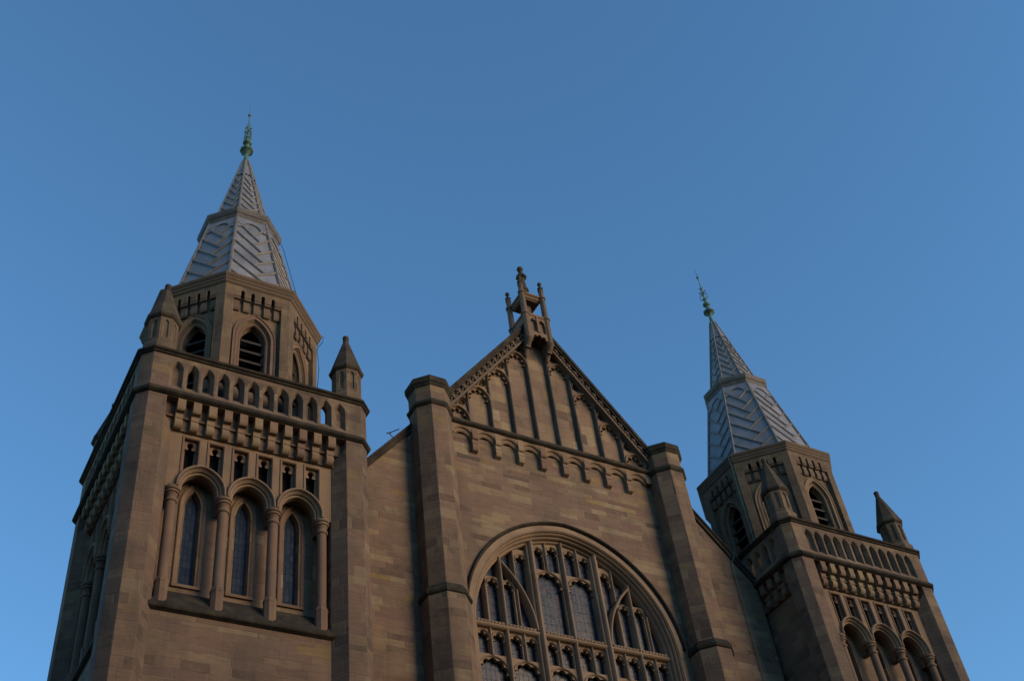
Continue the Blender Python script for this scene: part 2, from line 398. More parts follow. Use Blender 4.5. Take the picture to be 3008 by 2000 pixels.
def tower(name, cx, inner, label):
    """inner: quarter turn (1 = +x side, 3 = -x side) that faces the nave and stays plain"""
    root = empty(name, (cx, HALF, 0), label, 'church tower', 'twin church towers')
    # --- core and lower walls
    m = MB(); m.box((-3.01, -3.01, 0), (3.01, 3.01, 17.55)); m.box((-1.9, -1.9, 17.55), (1.9, 1.9, 24.1))
    m.build('lower_wall', 'ashlar_wall', root)
    # --- corner buttresses, splayed into the bays
    b = MB()
    def plan(z, sx): return [(-3.11, -3.38, z), (-2.61, -3.38, z), (-sx, -3.01, z), (-sx, -2.5, z), (-2.5, -sx, z), (-3.01, -sx, z), (-3.38, -2.61, z), (-3.38, -3.11, z)]
    b.loft([plan(0, 2.29), plan(23.22, 2.29), plan(23.62, 2.56), plan(23.94, 2.58)])
    b0 = b.build('corner_buttress', 'ashlar', root)
    for k in (1, 2, 3): copy_tree(b0, root, RZ(k))
    # --- body above the corbels
    m = MB(); m.loft([sq(3.38, .27, 23.92), sq(3.38, .27, 24.1)])
    m.build('upper_course', 'ashlar', root)
    m = MB(); m.loft([sq(3.385, .275, 23.93), sq(3.43, .30, 23.95), sq(3.49, .36, 23.99), sq(3.5, .37, 24.02), sq(3.5, .37, 24.075), sq(3.385, .28, 24.2)])
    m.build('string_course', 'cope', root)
    faces = [(k, k != inner) for k in range(4)]
    # --- corbel table backing (stepped) and corbels
    m = MB()
    m.box((-2.575, Y(.36), 23.44), (2.575, Y(1.2), 23.92)); m.box((-2.50, Y(.43), 23.06), (2.50, Y(1.2), 23.44))
    bk = m.build('corbel_table', 'ashlar', root)
    for k in (1, 2, 3): copy_tree(bk, root, RZ(k))
    def corbel_mesh():
        m = MB()
        up = [(.122, 23.925), (.122, 23.72), (.115, 23.71), (.115, 23.66), (.122, 23.62), (.135, 23.58), (.165, 23.55), (.205, 23.54), (.45, 23.54), (.45, 23.925)]
        lo = [(.275, 23.54), (.275, 23.37), (.295, 23.36), (.295, 23.325), (.265, 23.29), (.255, 23.23), (.265, 23.165), (.295, 23.11), (.34, 23.07), (.39, 23.055), (.6, 23.055), (.6, 23.54)]
        m.extr_x([(Y(d), z) for d, z in up], -.112, .112); m.extr_x([(Y(d), z) for d, z in lo], -.105, .105)
        return m
    c0 = None
    for k in range(4):
        for i in range(-5, 6):
            if k == 2: continue
            M = RZ(k) @ Matrix.Translation((i*.4365, 0, 0))
            if c0 is None: c0 = corbel_mesh().build('corbel', 'corbel', root, 30); c0.matrix_local = M; base = c0.copy(); base.matrix_local = Matrix()
            else:
                c = c0.copy(); COL.objects.link(c); c.parent = root; c.matrix_local = M
    bpy.data.objects.remove(base)
    # --- parapet with splayed openings
    m = MB(); outs, ins = [], []
    for i in range(12):
        u = -2.42+.44*i; blind = i in (0, 11)
        outs.append(lancet(u, .178, 24.26, 24.98, .29, 4)); ins.append(lancet(u, .100, 24.46, 24.93, .24, 4))
    m.plate([(-2.7, 24.0), (2.7, 24.0), (2.7, 25.42), (-2.7, 25.42)], outs, Y(.12), Y(.26), ins, False)
    m.plate([(-2.7, 24.0), (2.7, 24.0), (2.7, 25.42), (-2.7, 25.42)], ins, Y(.261), Y(.42))
    for u in (-2.42, 2.42): m.box((u-.14, Y(.275), 24.3), (u+.14, Y(.415), 25.3))
    pr = m.build('parapet', 'ashlar', root)
    for k in (1, 2, 3): copy_tree(pr, root, RZ(k))
    m = MB(); m.prism([(-3.11, -3.38), (-2.7, -3.38), (-2.7, -2.7), (-3.38, -2.7), (-3.38, -3.11)], 24.0, 25.42)
    pc = m.build('parapet_corner', 'ashlar', root)
    for k in (1, 2, 3): copy_tree(pc, root, RZ(k))
    m = MB(); m.loft([sq(3.0, .2, 25.40), sq(3.385, .275, 25.40), sq(3.43, .30, 25.42), sq(3.44, .31, 25.46), sq(3.50, .36, 25.49), sq(3.512, .375, 25.55), sq(3.40, .30, 25.64), sq(3.05, .2, 25.66), sq(3.0, .2, 25.62), sq(3.0, .2, 25.40)], False, False)
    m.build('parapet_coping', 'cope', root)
    m = MB(); m.box((-3.05, -3.05, 24.1), (3.05, 3.05, 24.22)); m.build('roof_deck', 'lead', root)
    # --- bays: sill, lancet wall, arcade
    m = MB()
    m.extr_x([(Y(.385), 17.57), (Y(.37), 17.6), (Y(.37), 17.68), (Y(.40), 17.70), (Y(.62), 17.98), (Y(.64), 18.0), (Y(.85), 18.26), (Y(.87), 18.28), (Y(1.06), 18.5), (Y(1.4), 18.5), (Y(1.4), 17.5), (Y(.52), 17.5)], -2.37, 2.37)
    sill = m.build('weathered_sill', 'cope', root)
    m = MB(); WX = (-1.37, 0, 1.37)
    holes = [lancet(u, .21, 18.72, 21.12, .52) for u in WX]; backs = [lancet(u, .165, 18.80, 21.12, .44) for u in WX]
    m.plate([(-2.45, 18.3), (2.45, 18.3), (2.45, 23.2), (-2.45, 23.2)], holes, Y(1.03), Y(1.27), backs)
    lw = m.build('lancet_wall', 'ashlar_gable', root)
    def lancet_window(u):
        m = MB(); p = [(u-.30, 18.66)]+arch(u, .30, 21.12, .66, 9)+[(u+.30, 18.66)]
        q = [(u+.0, 0)]
        m.sweep(p[::1], [(.07, Y(1.035)), (.07, Y(1.0)), (.045, Y(.985)), (.02, Y(1.0)), (-.01, Y(1.0)), (-.05, Y(1.035))])
        m.extr([(u-.37, 18.60), (u+.37, 18.60), (u+.37, 18.68), (u-.37, 18.68)], Y(.97), Y(1.04))
        fr = m.build('lancet_window', 'carved', root, 40)
        m = MB(); m.extr(lancet(u, .2, 18.7, 21.12, .5), Y(1.20), Y(1.22)); m.build('glass', 'lancet_glass', fr)
        return fr
    lws = [lancet_window(u) for u in WX]
    # arcade spandrel wall, three arches cut from its foot
    hw, hr = .545, .62
    m = MB(); low = [(-2.30, 21.2)]
    for u in WX: low += [(u-hw, 21.2)]+arch(u, hw, 21.30, hr, 8)+[(u+hw, 21.2)]
    low += [(2.30, 21.2)]
    outer = low+[(2.30, 23.08), (-2.30, 23.08)]
    PU = [-1.7225+.689*i for i in range(6)]
    def hood_z(x):
        best = 21.3
        for u in WX:
            if abs(x-u) < .66:
                w, r = .60, .72; e = (r*r-w*w)/(2*w); R = w+e; q = R*R-(abs(x-u)+e)**2
                if q > 0: best = max(best, 21.30+sqrt(q))
        return best
    def panel(c, w, ztop, dz=0):
        pts = [(c+w-2*w*i/6, max(hood_z(c+w-2*w*i/6)+.02+dz, 21.45)) for i in range(7)]
        return [(c-w, ztop), (c+w, ztop)]+pts
    m.plate(outer, [panel(c, .25, 22.95) for c in PU], Y(.49), Y(1.05), [panel(c, .25, 22.95) for c in PU])
    aw = m.build('arcade_wall', 'carved', root, 30)
    # sunk panels with trefoil-headed openings
    def tre(c, s, zb):                         # s scales the opening
        out = [(c-.155*s, zb)]
        z1 = 22.40+(1.18-s)*.36
        for i in range(7):
            a = pi+ (pi*.62)*(-i/6); out.append((c-.085*s+.088*s*cos(a), z1+.09*s+.085*s*sin(a)*1.0))
        for i in range(11):
            a = pi*1.18 - i/10*pi*1.36; out.append((c+.105*s*cos(a), z1+.285*s+.11*s*sin(a)))
        for i in range(7):
            a = pi*.62*(1-i/6); out.append((c+.085*s+.088*s*cos(a), z1+.09*s+.085*s*sin(a)))
        out.append((c+.155*s, zb)); return out
    tp = []
    for c in PU:
        m = MB()
        def foot(x): return max(hood_z(x)+.0, 21.5)
        def tre_f(sc):
            q = tre(c, sc, 0); q = q[1:-1]; w = .155*sc
            return [(c-w, foot(c-w)+.05)]+q+[(c+w-2*w*i/4, foot(c+w-2*w*i/4)+.05) for i in range(4)]
        m.plate(panel(c, .245, 22.945, -.01), [tre_f(1.18)], Y(.585), Y(.63), [tre_f(.74)])
        # roll frame
        m.sweep([(c-.245, foot(c-.245)), (c-.245, 22.945), (c+.245, 22.945), (c+.245, foot(c+.245))], [(.02, Y(.495)), (.0, Y(.465)), (-.03, Y(.46)), (-.05, Y(.48)), (-.058, Y(.52)), (-.05, Y(.59)), (.02, Y(.59))])
        o = m.build('trefoil_panel', 'carved', root, 35)
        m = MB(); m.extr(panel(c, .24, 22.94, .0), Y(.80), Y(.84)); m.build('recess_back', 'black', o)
        tp.append(o)
    def hood(u):
        m = MB(); p = arch(u, .545, 21.30, .62, 10)
        p = [(u-.545, 21.22)]+p+[(u+.545, 21.22)]
        m.sweep(p, [(-.012, Y(.62)), (-.012, Y(.505)), (.03, Y(.46)), (.045, Y(.425)), (.045, Y(.47)), (.058, Y(.47)), (.062, Y(.40)), (.085, Y(.375)), (.115, Y(.385)), (.128, Y(.42)), (.128, Y(.495))])
        m.sweep([(u-.545, 21.22)]+arch(u, .545, 21.30, .62, 10)+[(u+.545, 21.22)], [(-.075, Y(.75)), (-.075, Y(.585)), (-.06, Y(.56)), (-.03, Y(.555)), (-.02, Y(.57)), (.0, Y(.55)), (.02, Y(.52)), (.02, Y(.75))])
        return m.build('hood_mould', 'tracery', root, 30)
    hds = [hood(u) for u in WX]
    def column(u):
        m = MB(); yc = Y(.62)
        m.ngon(u, yc, [(.14, 18.44), (.132, 18.5), (.13, 20.84)], 20, 0)
        c = m.build('column', 'shaft', root, 40)
        m = MB()
        m.ngon(u, yc, [(.13, 20.78), (.155, 20.79), (.168, 20.82), (.168, 20.85), (.155, 20.88), (.128, 20.885), (.128, 20.93), (.14, 20.98), (.165, 21.02), (.165, 21.035), (.195, 21.045), (.203, 21.075), (.195, 21.105), (.172, 21.115), (.172, 21.135), (.205, 21.145), (.217, 21.185), (.217, 21.215), (.205, 21.25), (.19, 21.26), (.16, 21.28)], 22, 0)
        m.box((u-.13, Y(.65), 21.03), (u+.13, Y(1.05), 21.25)); m.box((u-.115, Y(.78), 20.9), (u+.115, Y(1.05), 21.03))
        m.build('capital', 'carved', c, 28)
        m = MB(); m.ngon(u, yc, [(.155, 17.6), (.155, 18.33), (.165, 18.36), (.168, 18.40), (.15, 18.44), (.148, 18.47), (.13, 18.5)], 8, pi/8)
        m.build('base', 'shaft', c)
        return c
    cols = [column(u) for u in (-2.07, -.685, .685, 2.07)]
    for k in (1, 2, 3):
        if k == inner: continue
        for o in [sill, lw, aw]+lws+tp+hds+cols: copy_tree(o, root, RZ(k))
    m = MB(); m.box((-2.6, Y(.49), 17.5), (2.6, Y(1.3), 23.1))
    pw = m.build('plain_wall', 'ashlar_wall', root); pw.matrix_local = RZ(inner)
    # --- belfry octagon
    m = MB(); A = 2.6; hw8 = A*T8
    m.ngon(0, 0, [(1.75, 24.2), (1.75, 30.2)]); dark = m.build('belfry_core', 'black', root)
    m = MB(); start = 0
    for k in range(8):
        st = len(m.v)
        o_ = lancet(0, .545, 25.7, 27.95, .86); i_ = lancet(0, .35, 25.7, 27.95, .62)
        mid = lancet(0, .45, 25.7, 27.95, .74)
        m.plate([(-.80, 24.2), (.80, 24.2), (.80, 29.62), (-.80, 29.62)], [o_], -2.43, -2.30, [mid], False)
        m.plate([(-.80, 24.2), (.80, 24.2), (.80, 29.62), (-.80, 29.62)], [mid], -2.299, -2.08, [i_], False)
        # pilaster at the left corner of this face (mitred)
        for sgn in (-1, 1):
            pl = [(sgn*hw8, -A), (sgn*.78, -A), (sgn*.78, -2.3), (sgn*2.3*T8, -2.3)]
            m.prism(pl, 24.2, 29.97)
        # crenellated band with round-headed slots
        band = [(-.785, 29.97), (-.785, 29.47)]
        for c in (-.5, -.167, .167, .5):
            band += [(c-.058, 29.47)]+[(c-.058*cos(pi*j/6), 29.70+.058*sin(pi*j/6)) for j in range(7)]+[(c+.058, 29.47)]
        band += [(.785, 29.47), (.785, 29.97)]
        m.extr(band, -A, -2.42)
        m.turn(k*pi/4, start=st)
    bw = m.build('belfry_wall', 'ashlar_oct', root)
    proto = None
    for k in range(8):
        R8 = Matrix.Rotation(k*pi/4, 4, 'Z')
        if proto is None:
            m = MB()
            for x0, x1 in ((-.775, -.56), (-.44, -.227), (-.107, .107), (.227, .44), (.56, .775)):
                m.extr_x([(-2.598, 29.475), (-2.575, 29.47), (-2.597, 29.45), (-2.603, 29.41), (-2.59, 29.375), (-2.56, 29.36), (-2.52, 29.355), (-2.42, 29.355), (-2.42, 29.475)], x0, x1)
                m.extr_x([(-2.52, 29.36), (-2.52, 29.19), (-2.535, 29.18), (-2.535, 29.15), (-2.535, 29.05), (-2.52, 28.98), (-2.49, 28.945), (-2.42, 28.94), (-2.42, 29.36)], x0+.005, x1-.005)
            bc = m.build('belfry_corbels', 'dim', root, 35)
            m = MB()
            p = [(-.60, 25.6)]+arch(0, .60, 27.95, .93, 10)+[(.60, 25.6)]
            m.sweep(p, [(-.075, -2.43), (-.06, -2.455), (-.02, -2.46), (.0, -2.445), (.03, -2.445), (.05, -2.475), (.085, -2.485), (.105, -2.43)])
            p = [(-.45, 25.6)]+arch(0, .45, 27.95, .74, 10)+[(.45, 25.6)]
            m.sweep(p, [(-.06, -2.29), (-.045, -2.33), (-.01, -2.35), (.03, -2.34), (.04, -2.29)])
            lv = m.build('belfry_window', 'carved', root, 40)
            for z in [25.85+.42*i for i in range(6)]:
                s = MB(); w = .40 if z < 27.8 else .33
                s.extr_x([(-2.20, z), (-2.20, z+.09), (-1.92, z+.33), (-1.92, z+.24)], -w, w); s.build('louvre', 'louvre', lv)
            proto = (bc, lv)
        else:
            for o in proto: copy_tree(o, root, R8)
    m = MB(); m.ngon(0, 0, [(2.602, 29.93), (2.63, 29.95), (2.66, 30.0), (2.66, 30.06), (2.69, 30.08), (2.69, 30.14), (2.735, 30.2), (2.755, 30.24), (2.755, 30.305), (2.3, 30.43)])
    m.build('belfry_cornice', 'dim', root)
    # --- spire
    def aL(z): return 2.24-(z-30.35)*(2.24-1.24)/(35.05-30.35)
    def aU(z): return 1.035-(z-35.5)*(1.035-.11)/(40.0-35.5)
    m = MB(); m.ngon(0, 0, [(aL(30.38), 30.38), (aL(35.0), 35.0)]); m.ngon(0, 0, [(aU(35.45), 35.45), (aU(38.74), 38.74), (aU(38.74)+.022, 38.74), (aU(40.0)+.015, 40.0)])
    sp = m.build('spire', 'lead', root)
    m = MB(); m.ngon(0, 0, [(1.24, 34.86), (1.27, 34.9), (1.28, 35.02), (1.30, 35.05), (1.31, 35.12), (1.35, 35.16), (1.385, 35.24), (1.395, 35.3), (1.395, 35.38), (1.3, 35.44), (1.02, 35.52)])
    m.build('spire_collar', 'collar', sp)
    m = MB(); pl = MB(); hl = MB(); rng = random.Random(3)
    for k in range(8):
        ang = k*pi/4; c, q = cos(ang), sin(ang)
        def pt(u, a): return (c*u+q*a, q*u-c*a, 0)
        def P3(u, z, fa, off=0):
            x, y, _ = pt(u, fa(z)+off); return (x, y, z)
        for fa, z0, z1 in ((aL, 30.4, 34.95), (aU, 35.5, 39.95)):
            n = 8; m.tube([P3(-fa(z0+(z1-z0)*i/n)*T8, z0+(z1-z0)*i/n, fa, .01) for i in range(n+1)], .06 if fa is aL else .045, 6)
        def rib(fa, ua, za, ub, zb, r):
            ua = max(-1, min(1, ua)); ub = max(-1, min(1, ub))
            A_ = P3(ua*fa(za)*T8*.97, za, fa, .012); B_ = P3(ub*fa(zb)*T8*.97, zb, fa, .012)
            m.tube([A_, B_], r, 6)
        for fa, z0, zmin, dz, sL, sR, r, cnt in ((aL, 34.62, 30.42, .68, .72, .56, .045, 8), (aU, 38.55, 35.5, .46, .40, .30, .034, 8)):
            for i in range(cnt):
                zk = z0-dz*i+rng.uniform(-.03, .03)
                def cl(ua, za, ub, zb):            # clip at the foot of the stage
                    if max(za, zb) <= zmin: return
                    if zb < zmin: t = (za-zmin)/(za-zb); ub, zb = ua+(ub-ua)*t, zmin
                    if za < zmin: t = (zb-zmin)/(zb-za); ua, za = ub+(ua-ub)*t, zmin
                    rib(fa, ua, za, ub, zb, r)
                ue = -.06+dz/(sL+sR); cl(-1, zk, ue, zk-sL*(ue+1)); cl(-.06, zk-.94*sL, 1, zk-.94*sL+sR*1.06)
        # blind arch under the collar
        zt, zs0 = 34.9, 34.3; w = aL(34.4)*T8-.05
        prof = [(-w, zs0-.05)]+[(-w+.10, zs0)]+[(-w*.62*cos(pi*j/10), zs0+.05+.33*sin(pi*j/10)) for j in range(11)]+[(w-.10, zs0), (w, zs0-.05), (w*.97, zt), (-w*.97, zt)]
        ids0 = [P3(u, z, aL, .045) for u, z in prof]; ids1 = [P3(u, z, aL, -.02) for u, z in prof]
        pl.loft([ids0, ids1])
        for u in (-.45, .45):
            x, y, z = P3(u*aU(38.8)*T8, 38.74, aU, .02); hl.ball((x, y, z), .035, 6, 4)
    m.build('lead_rolls', 'roll', sp, 50); pl.build('blind_arches', 'lead', sp); hl.build('vent_holes', 'black', sp)
    # --- copper finial
    m = MB(); m.ngon(0, 0, [(.115, 39.9), (.14, 39.97), (.14, 40.05), (.085, 40.08), (.075, 40.52), (.095, 40.54), (.11, 40.60), (.19, 40.67), (.245, 40.71), (.25, 40.79), (.12, 40.80), (.075, 40.83), (.065, 41.14), (.085, 41.16), (.14, 41.21), (.168, 41.24), (.168, 41.31), (.065, 41.33), (.06, 41.58), (.10, 41.61), (.10, 41.65), (.04, 41.68), (.035, 42.3), (.06, 42.34), (.06, 42.4), (.022, 42.44), (.018, 43.18)], 8)
    m.ball((0, 0, 43.2), .07); m.ngon(0, 0, [(.016, 43.2), (.004, 43.87)], 6)
    fn = m.build('finial', 'copper', root, 40)
    for k in range(4):
        m = MB(); a = k*pi/2+.5
        pa = [(.03, 41.7), (.10, 41.66), (.17, 41.69), (.205, 41.78), (.185, 41.9), (.11, 42.0), (.045, 42.08), (.06, 42.16), (.15, 42.2), (.17, 42.13), (.13, 42.09)]
        m.tube([(r*cos(a), r*sin(a), z) for r, z in pa], .02, 6); m.tube([(r*cos(a), r*sin(a), z) for r, z in [(.03, 42.3), (.08, 42.42), (.10, 42.5)]], .016, 5)
        m.build('scroll', 'copper', fn, 50)
    # --- corner pinnacles
    m = MB(); m.ngon(0, 0, [(.50, 24.2), (.50, 25.86), (.44, 25.98), (.375, 26.0), (.375, 26.98)])
    for k in range(8):
        st = len(m.v); w = .415*T8
        h_ = lancet(0, .075, 26.14, 26.74, .11, 5); b_ = lancet(0, .06, 26.15, 26.74, .09, 5)
        m.plate([(-w, 25.95), (w, 25.95), (w, 26.98), (-w, 26.98)], [h_], -.415, -.37, [b_], False)
        m.turn(k*pi/4, start=st)
    pn = m.build('pinnacle', 'ashlar_oct', root)
    m = MB(); m.ngon(0, 0, [(.40, 26.93), (.455, 26.96), (.495, 27.01), (.505, 27.06), (.48, 27.10), (.09, 28.45), (.075, 28.5)])
    m.ngon(0, 0, [(.07, 28.48), (.095, 28.52), (.09, 28.55), (.075, 28.57), (.10, 28.62), (.095, 28.69), (.05, 28.73)], 10)
    m.build('pinnacle_cap', 'cap', pn)
    pn.location = (-2.868, -2.868, 0)
    for sx, sy in ((1, -1), (1, 1), (-1, 1)):
        c = copy_tree(pn, root); c.location = (sx*2.868, sy*2.868, 0)
    return root

LT = tower('church_tower', -TD, 1, 'nearer sandstone tower at left with tall grey lead spire and full arcade of columns')
RT = tower('church_tower', TD, 3, 'farther sandstone tower at right with leaning grey lead spire and green pipe on its octagon')

# ------------------------------------------------------------------ nave front
NV = empty('church_nave', (0, 2.4, 0), 'gabled sandstone church front between the towers with great traceried window and bellcote', 'church front')
NVM = Matrix.Translation((0, -2.4, 0))
def nb(m, name, mat, smooth=None, parent=None):
    if parent is None:
        o = m.build(name, mat, NV, smooth); o.matrix_local = NVM
    else: o = m.build(name, mat, parent, smooth)
    return o
YW = 2.4; E_, ZS = .238, 20.43
def warch(off, n=26, z0=None):
    w = 3.55+off; R = w+E_; rise = sqrt(R*R-E_*E_); p = arch(0, w, ZS, rise, n)
    return p if z0 is None else [(-w, z0)]+p+[(w, z0)]
m = MB(); m.plate([(-5.3, 0), (5.3, 0), (5.3, 27.6), (-5.3, 27.6)], [warch(.22, 26, 11.0)], YW, 3.1); nb(m, 'front_wall', 'ashlar_wall')
WIN = MB()
WIN.sweep(warch(0, 26, 11.0), [(.30, YW-.004), (.22, YW-.004), (.20, YW+.03), (.185, YW+.03), (.185, YW+.10), (.15, YW+.075), (.115, YW+.10), (.10, YW+.14), (.10, YW+.2), (.06, YW+.19), (.03, YW+.22), (.02, YW+.27), (.02, YW+.33), (-.03, YW+.34), (-.05, YW+.37), (-.05, YW+.62), (.30, YW+.62)])
win = nb(WIN, 'great_window', 'tracery', 35)
m = MB(); p = warch(.44, 26); m.sweep([(-3.99, 20.72)]+p[1:-1]+[(3.99, 20.72)], [(-.035, YW+.0), (-.03, YW-.05), (.01, YW-.11), (.05, YW-.12), (.075, YW-.08), (.08, YW)])
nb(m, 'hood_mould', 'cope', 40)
m = MB(); p0, p1 = warch(.405), warch(.30)
m.loft([[(x, YW-.006, z) for x, z in p0], [(x, YW-.006, z) for x, z in p1]], False, False, False); m.loft([[(x, YW+.02, z) for x, z in p0], [(x, YW-.006, z) for x, z in p0]], False, False, False)
nb(m, 'voussoir_ring', 'tracery')
def inner_z(x, off=-.02):
    w = 3.55+off; R = w+E_; return ZS+sqrt(max(0, R*R-(abs(x)+E_)**2))
def bar(m, x, z0, z1, w, yf, yb=3.0):
    prof = [(x-w*.5, yb), (x-w*.5, yf+w*.55), (x-w*.32, yf+w*.2), (x-w*.12, yf), (x+w*.12, yf), (x+w*.32, yf+w*.2), (x+w*.5, yf+w*.55), (x+w*.5, yb)]
    m.prism(prof, z0, z1)
def rollbar(m, path, w, yf, yb=3.0):
    m.sweep(path, [(-w*.5, yb), (-w*.5, yf+w*.55), (-w*.3, yf+w*.15), (-w*.1, yf), (w*.1, yf), (w*.3, yf+w*.15), (w*.5, yf+w*.55), (w*.5, yb)])
for s in (-1, 1):
    m = MB(); bar(m, s*1.24, 11, inner_z(1.24)+.02, .17, 2.585)
    bar(m, s*1.24-.115, 11, inner_z(1.30)+.0, .09, 2.70); bar(m, s*1.24+.115, 11, inner_z(1.30), .09, 2.70)
    nb(m, 'king_mullion', 'tracery', 40, win)
for x, zt in ((0, inner_z(0)), (-2.46, inner_z(2.46)), (2.46, inner_z(2.46))):
    m = MB(); bar(m, x, 11, zt, .11, 2.68); nb(m, 'mullion', 'tracery', 40, win)
m = MB()
m.extr_x([(2.95, 20.40), (2.74, 20.42), (2.69, 20.45), (2.665, 20.49), (2.68, 20.535), (2.73, 20.565), (2.95, 20.57)], -3.6, 3.6)
nb(m, 'transom', 'tracery', 40, win)
for xa, xb in ((-3.5, -2.53), (-2.39, -1.42), (-1.06, -.07), (.07, 1.06), (1.42, 2.39), (2.53, 3.5)):
    m = MB(); m.box((xa, 2.72, 20.56), (xb, 2.75, 20.585)); n = 8
    for i in range(n):
        x = xa+(xb-xa)*(i+.5)/n
        m.box((x-.042, 2.70, 20.57), (x+.042, 2.76, 20.625)); m.box((x-.055, 2.695, 20.61), (x+.055, 2.77, 20.635))
    nb(m, 'transom_cresting', 'tracery', None, win)
for x0, z0, z1 in [(s*.61, 23.0, inner_z(.61)) for s in (-1, 1)]+[(s*1.9, 22.34, inner_z(1.9)) for s in (-1, 1)]+[(s*1.9, 20.57, 22.0) for s in (-1, 1)]+[(s*3.04, 20.57, 21.99) for s in (-1, 1)]+[(s*x, 19.5, 20.45) for s in (-1, 1) for x in (.61, 1.85, 3.03)]:
    m = MB(); bar(m, x0, z0, z1, .075, 2.75); nb(m, 'small_mullion', 'tracery', 40, win)
for s in (-1, 1):     # curved braces of the side lights
    pts = []
    for i in range(13):
        t = i/12; x = 1.36*(1-t)**2+2*t*(1-t)*1.46+t*t*2.43; z = 20.60*(1-t)**2+2*t*(1-t)*21.95+t*t*22.90
        pts.append((s*x, z))
    if s > 0: pts = pts[::-1]
    m = MB(); rollbar(m, pts, .085, 2.66); nb(m, 'curved_brace', 'tracery', 40, win)
def lighthead(xc, w, z0, zs, rise, foils, depth, yf=2.83, top=None, x0=None, x1=None):
    m = MB(); h = light(xc, w-.045, z0, zs, rise, foils, depth)
    zt = top if top else zs+rise+.12
    x0 = xc-w if x0 is None else x0; x1 = xc+w if x1 is None else x1
    m.extr([(x0, z0)]+h+[(x1, z0), (x1, zt), (x0, zt)], yf, 2.95)
    m.sweep([(x, z) for x, z in arch(xc, w-.03, zs, rise+.03, 10)], [(-.012, yf), (-.012, yf-.03), (.012, yf-.055), (.035, yf-.03), (.035, yf)])
    return nb(m, 'light_head', 'tracery', 35, win)
for s in (-1, 1):
    lighthead(s*.62, .55, 20.57, 22.42, .52, 5, .11, top=23.02)
    for x in (.335, .90): lighthead(s*x, .25, 23.02, inner_z(x+.1)-.42, .27, 3, .075, top=inner_z(x-.28 if x > .3 else 0)+.05)
    lighthead(s*1.60, .255, 22.9, 23.12, .27, 3, .075, top=23.62)
    lighthead(s*2.19, .235, 20.57, 21.98, .28, 3, .07, top=22.30); lighthead(s*2.755, .245, 20.57, 21.98, .28, 3, .07, top=22.34)
    for x in (.335, .90, 1.60, 2.16, 2.75, 3.30): lighthead(s*x, .26, 19.55, 20.05, .27, 3, .075, top=20.42)
    for x in (.62, 1.86, 3.02): lighthead(s*x, .55, 11.0, 18.95, .50, 5, .11, top=19.56)
m = MB(); m.extr([(x, z) for x, z in warch(.1, 26, 11.0)], 3.0, 3.02); nb(m, 'glass', 'west_glass', None, win)
m = MB(); m.box((-4.2, 3.3, 5), (4.2, 3.4, 26)); nb(m, 'inner_darkness', 'black')

# --- shoulder walls and rakes, roof
for s in (-1, 1):
    m = MB(); zt = lambda x: 33.66-1.2*abs(x)
    p = [(s*5.2, 0), (s*8.1, 0), (s*8.1, zt(8.1)), (s*5.2, zt(5.2))]
    m.extr(p, YW+.02, 3.0); nb(m, 'shoulder_wall', 'ashlar_wall')
    m = MB()
    p = [(s*5.2, zt(5.2)), (s*8.15, zt(8.15)), (s*8.15, zt(8.15)+.34), (s*5.2, zt(5.2)+.34)]
    m.extr(p, YW-.05, 3.05); p = [(s*5.2, zt(5.2)+.24), (s*8.15, zt(8.15)+.24), (s*8.15, zt(8.15)+.36), (s*5.2, zt(5.2)+.36)]
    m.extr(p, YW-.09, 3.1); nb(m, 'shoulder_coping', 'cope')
m = MB(); m.loft([[(-8.6, y, 22.9), (0, y, 33.25), (8.6, y, 22.9), (8.6, y, 22.6), (-8.6, y, 22.6)] for y in (3.45, 40)]); nb(m, 'nave_roof', 'slate')
m = MB(); m.box((-8.0, 3.45, 0), (8.0, 40, 22.7)); nb(m, 'nave_side_wall', 'ashlar_wall')

# --- octagonal stair turrets beside the gable
def turret(x):
    m = MB(); m.ngon(x, 2.16, [(.70, 0), (.70, 20.5), (.65, 20.7), (.65, 28.75)]); t = nb(m, 'turret', 'ashlar')
    m = MB(); m.ngon(x, 2.16, [(.70, 20.46), (.745, 20.49), (.76, 20.55), (.755, 20.60), (.655, 20.80)]); nb(m, 'set_off', 'cope', None, t)
    m = MB(); m.ngon(x, 2.16, [(.652, 27.74), (.68, 27.76), (.725, 27.82), (.735, 27.88), (.655, 28.02)]); nb(m, 'string_course', 'cope', None, t)
    m = MB(); m.ngon(x, 2.16, [(.655, 28.60), (.69, 28.64), (.70, 28.70), (.745, 28.75), (.755, 28.93), (.72, 29.0), (.45, 29.08), (.05, 29.12)]); nb(m, 'turret_cap', 'cope', None, t)
    return t
for x in (-4.8473, 4.8473): turret(x)

# --- corbelled arcade under the gable
CXS = [(i-3.5)*.9 for i in range(8)]
def seg(w, rise):   # flat segmental arch points
    R = (w*w+rise*rise)/(2*rise); return [(w*(-1+2*i/12), sqrt(R*R-(w*(-1+2*i/12))**2)-(R-rise)) for i in range(13)]
m = MB(); low = []
for c in [-3.6+.9*i for i in range(9)]: low += [(c-.342, 27.45)]+[(c+x, 27.72+z) for x, z in seg(.342, .155)]+[(c+.342, 27.45)]
m.extr([(-4.3, low[0][1])]+low+[(4.3, low[-1][1]), (4.3, 27.96), (-4.3, 27.96)], 2.20, 2.42)
for c in [-3.6+.9*i for i in range(9)]:
    m.loft([[(c+x*1.01, y, 27.72+z*(1-dz*3.2)+dz*1.45) for x, z in seg(.342, .155)] for y, dz in ((2.20, .003), (2.208, -.03), (2.23, -.075), (2.25, -.095), (2.295, -.10), (2.296, -.125), (2.302, -.15), (2.325, -.195), (2.345, -.225), (2.47, -.235))], False, False, False)
nb(m, 'corbel_arches', 'corbel', 30)
cp = None
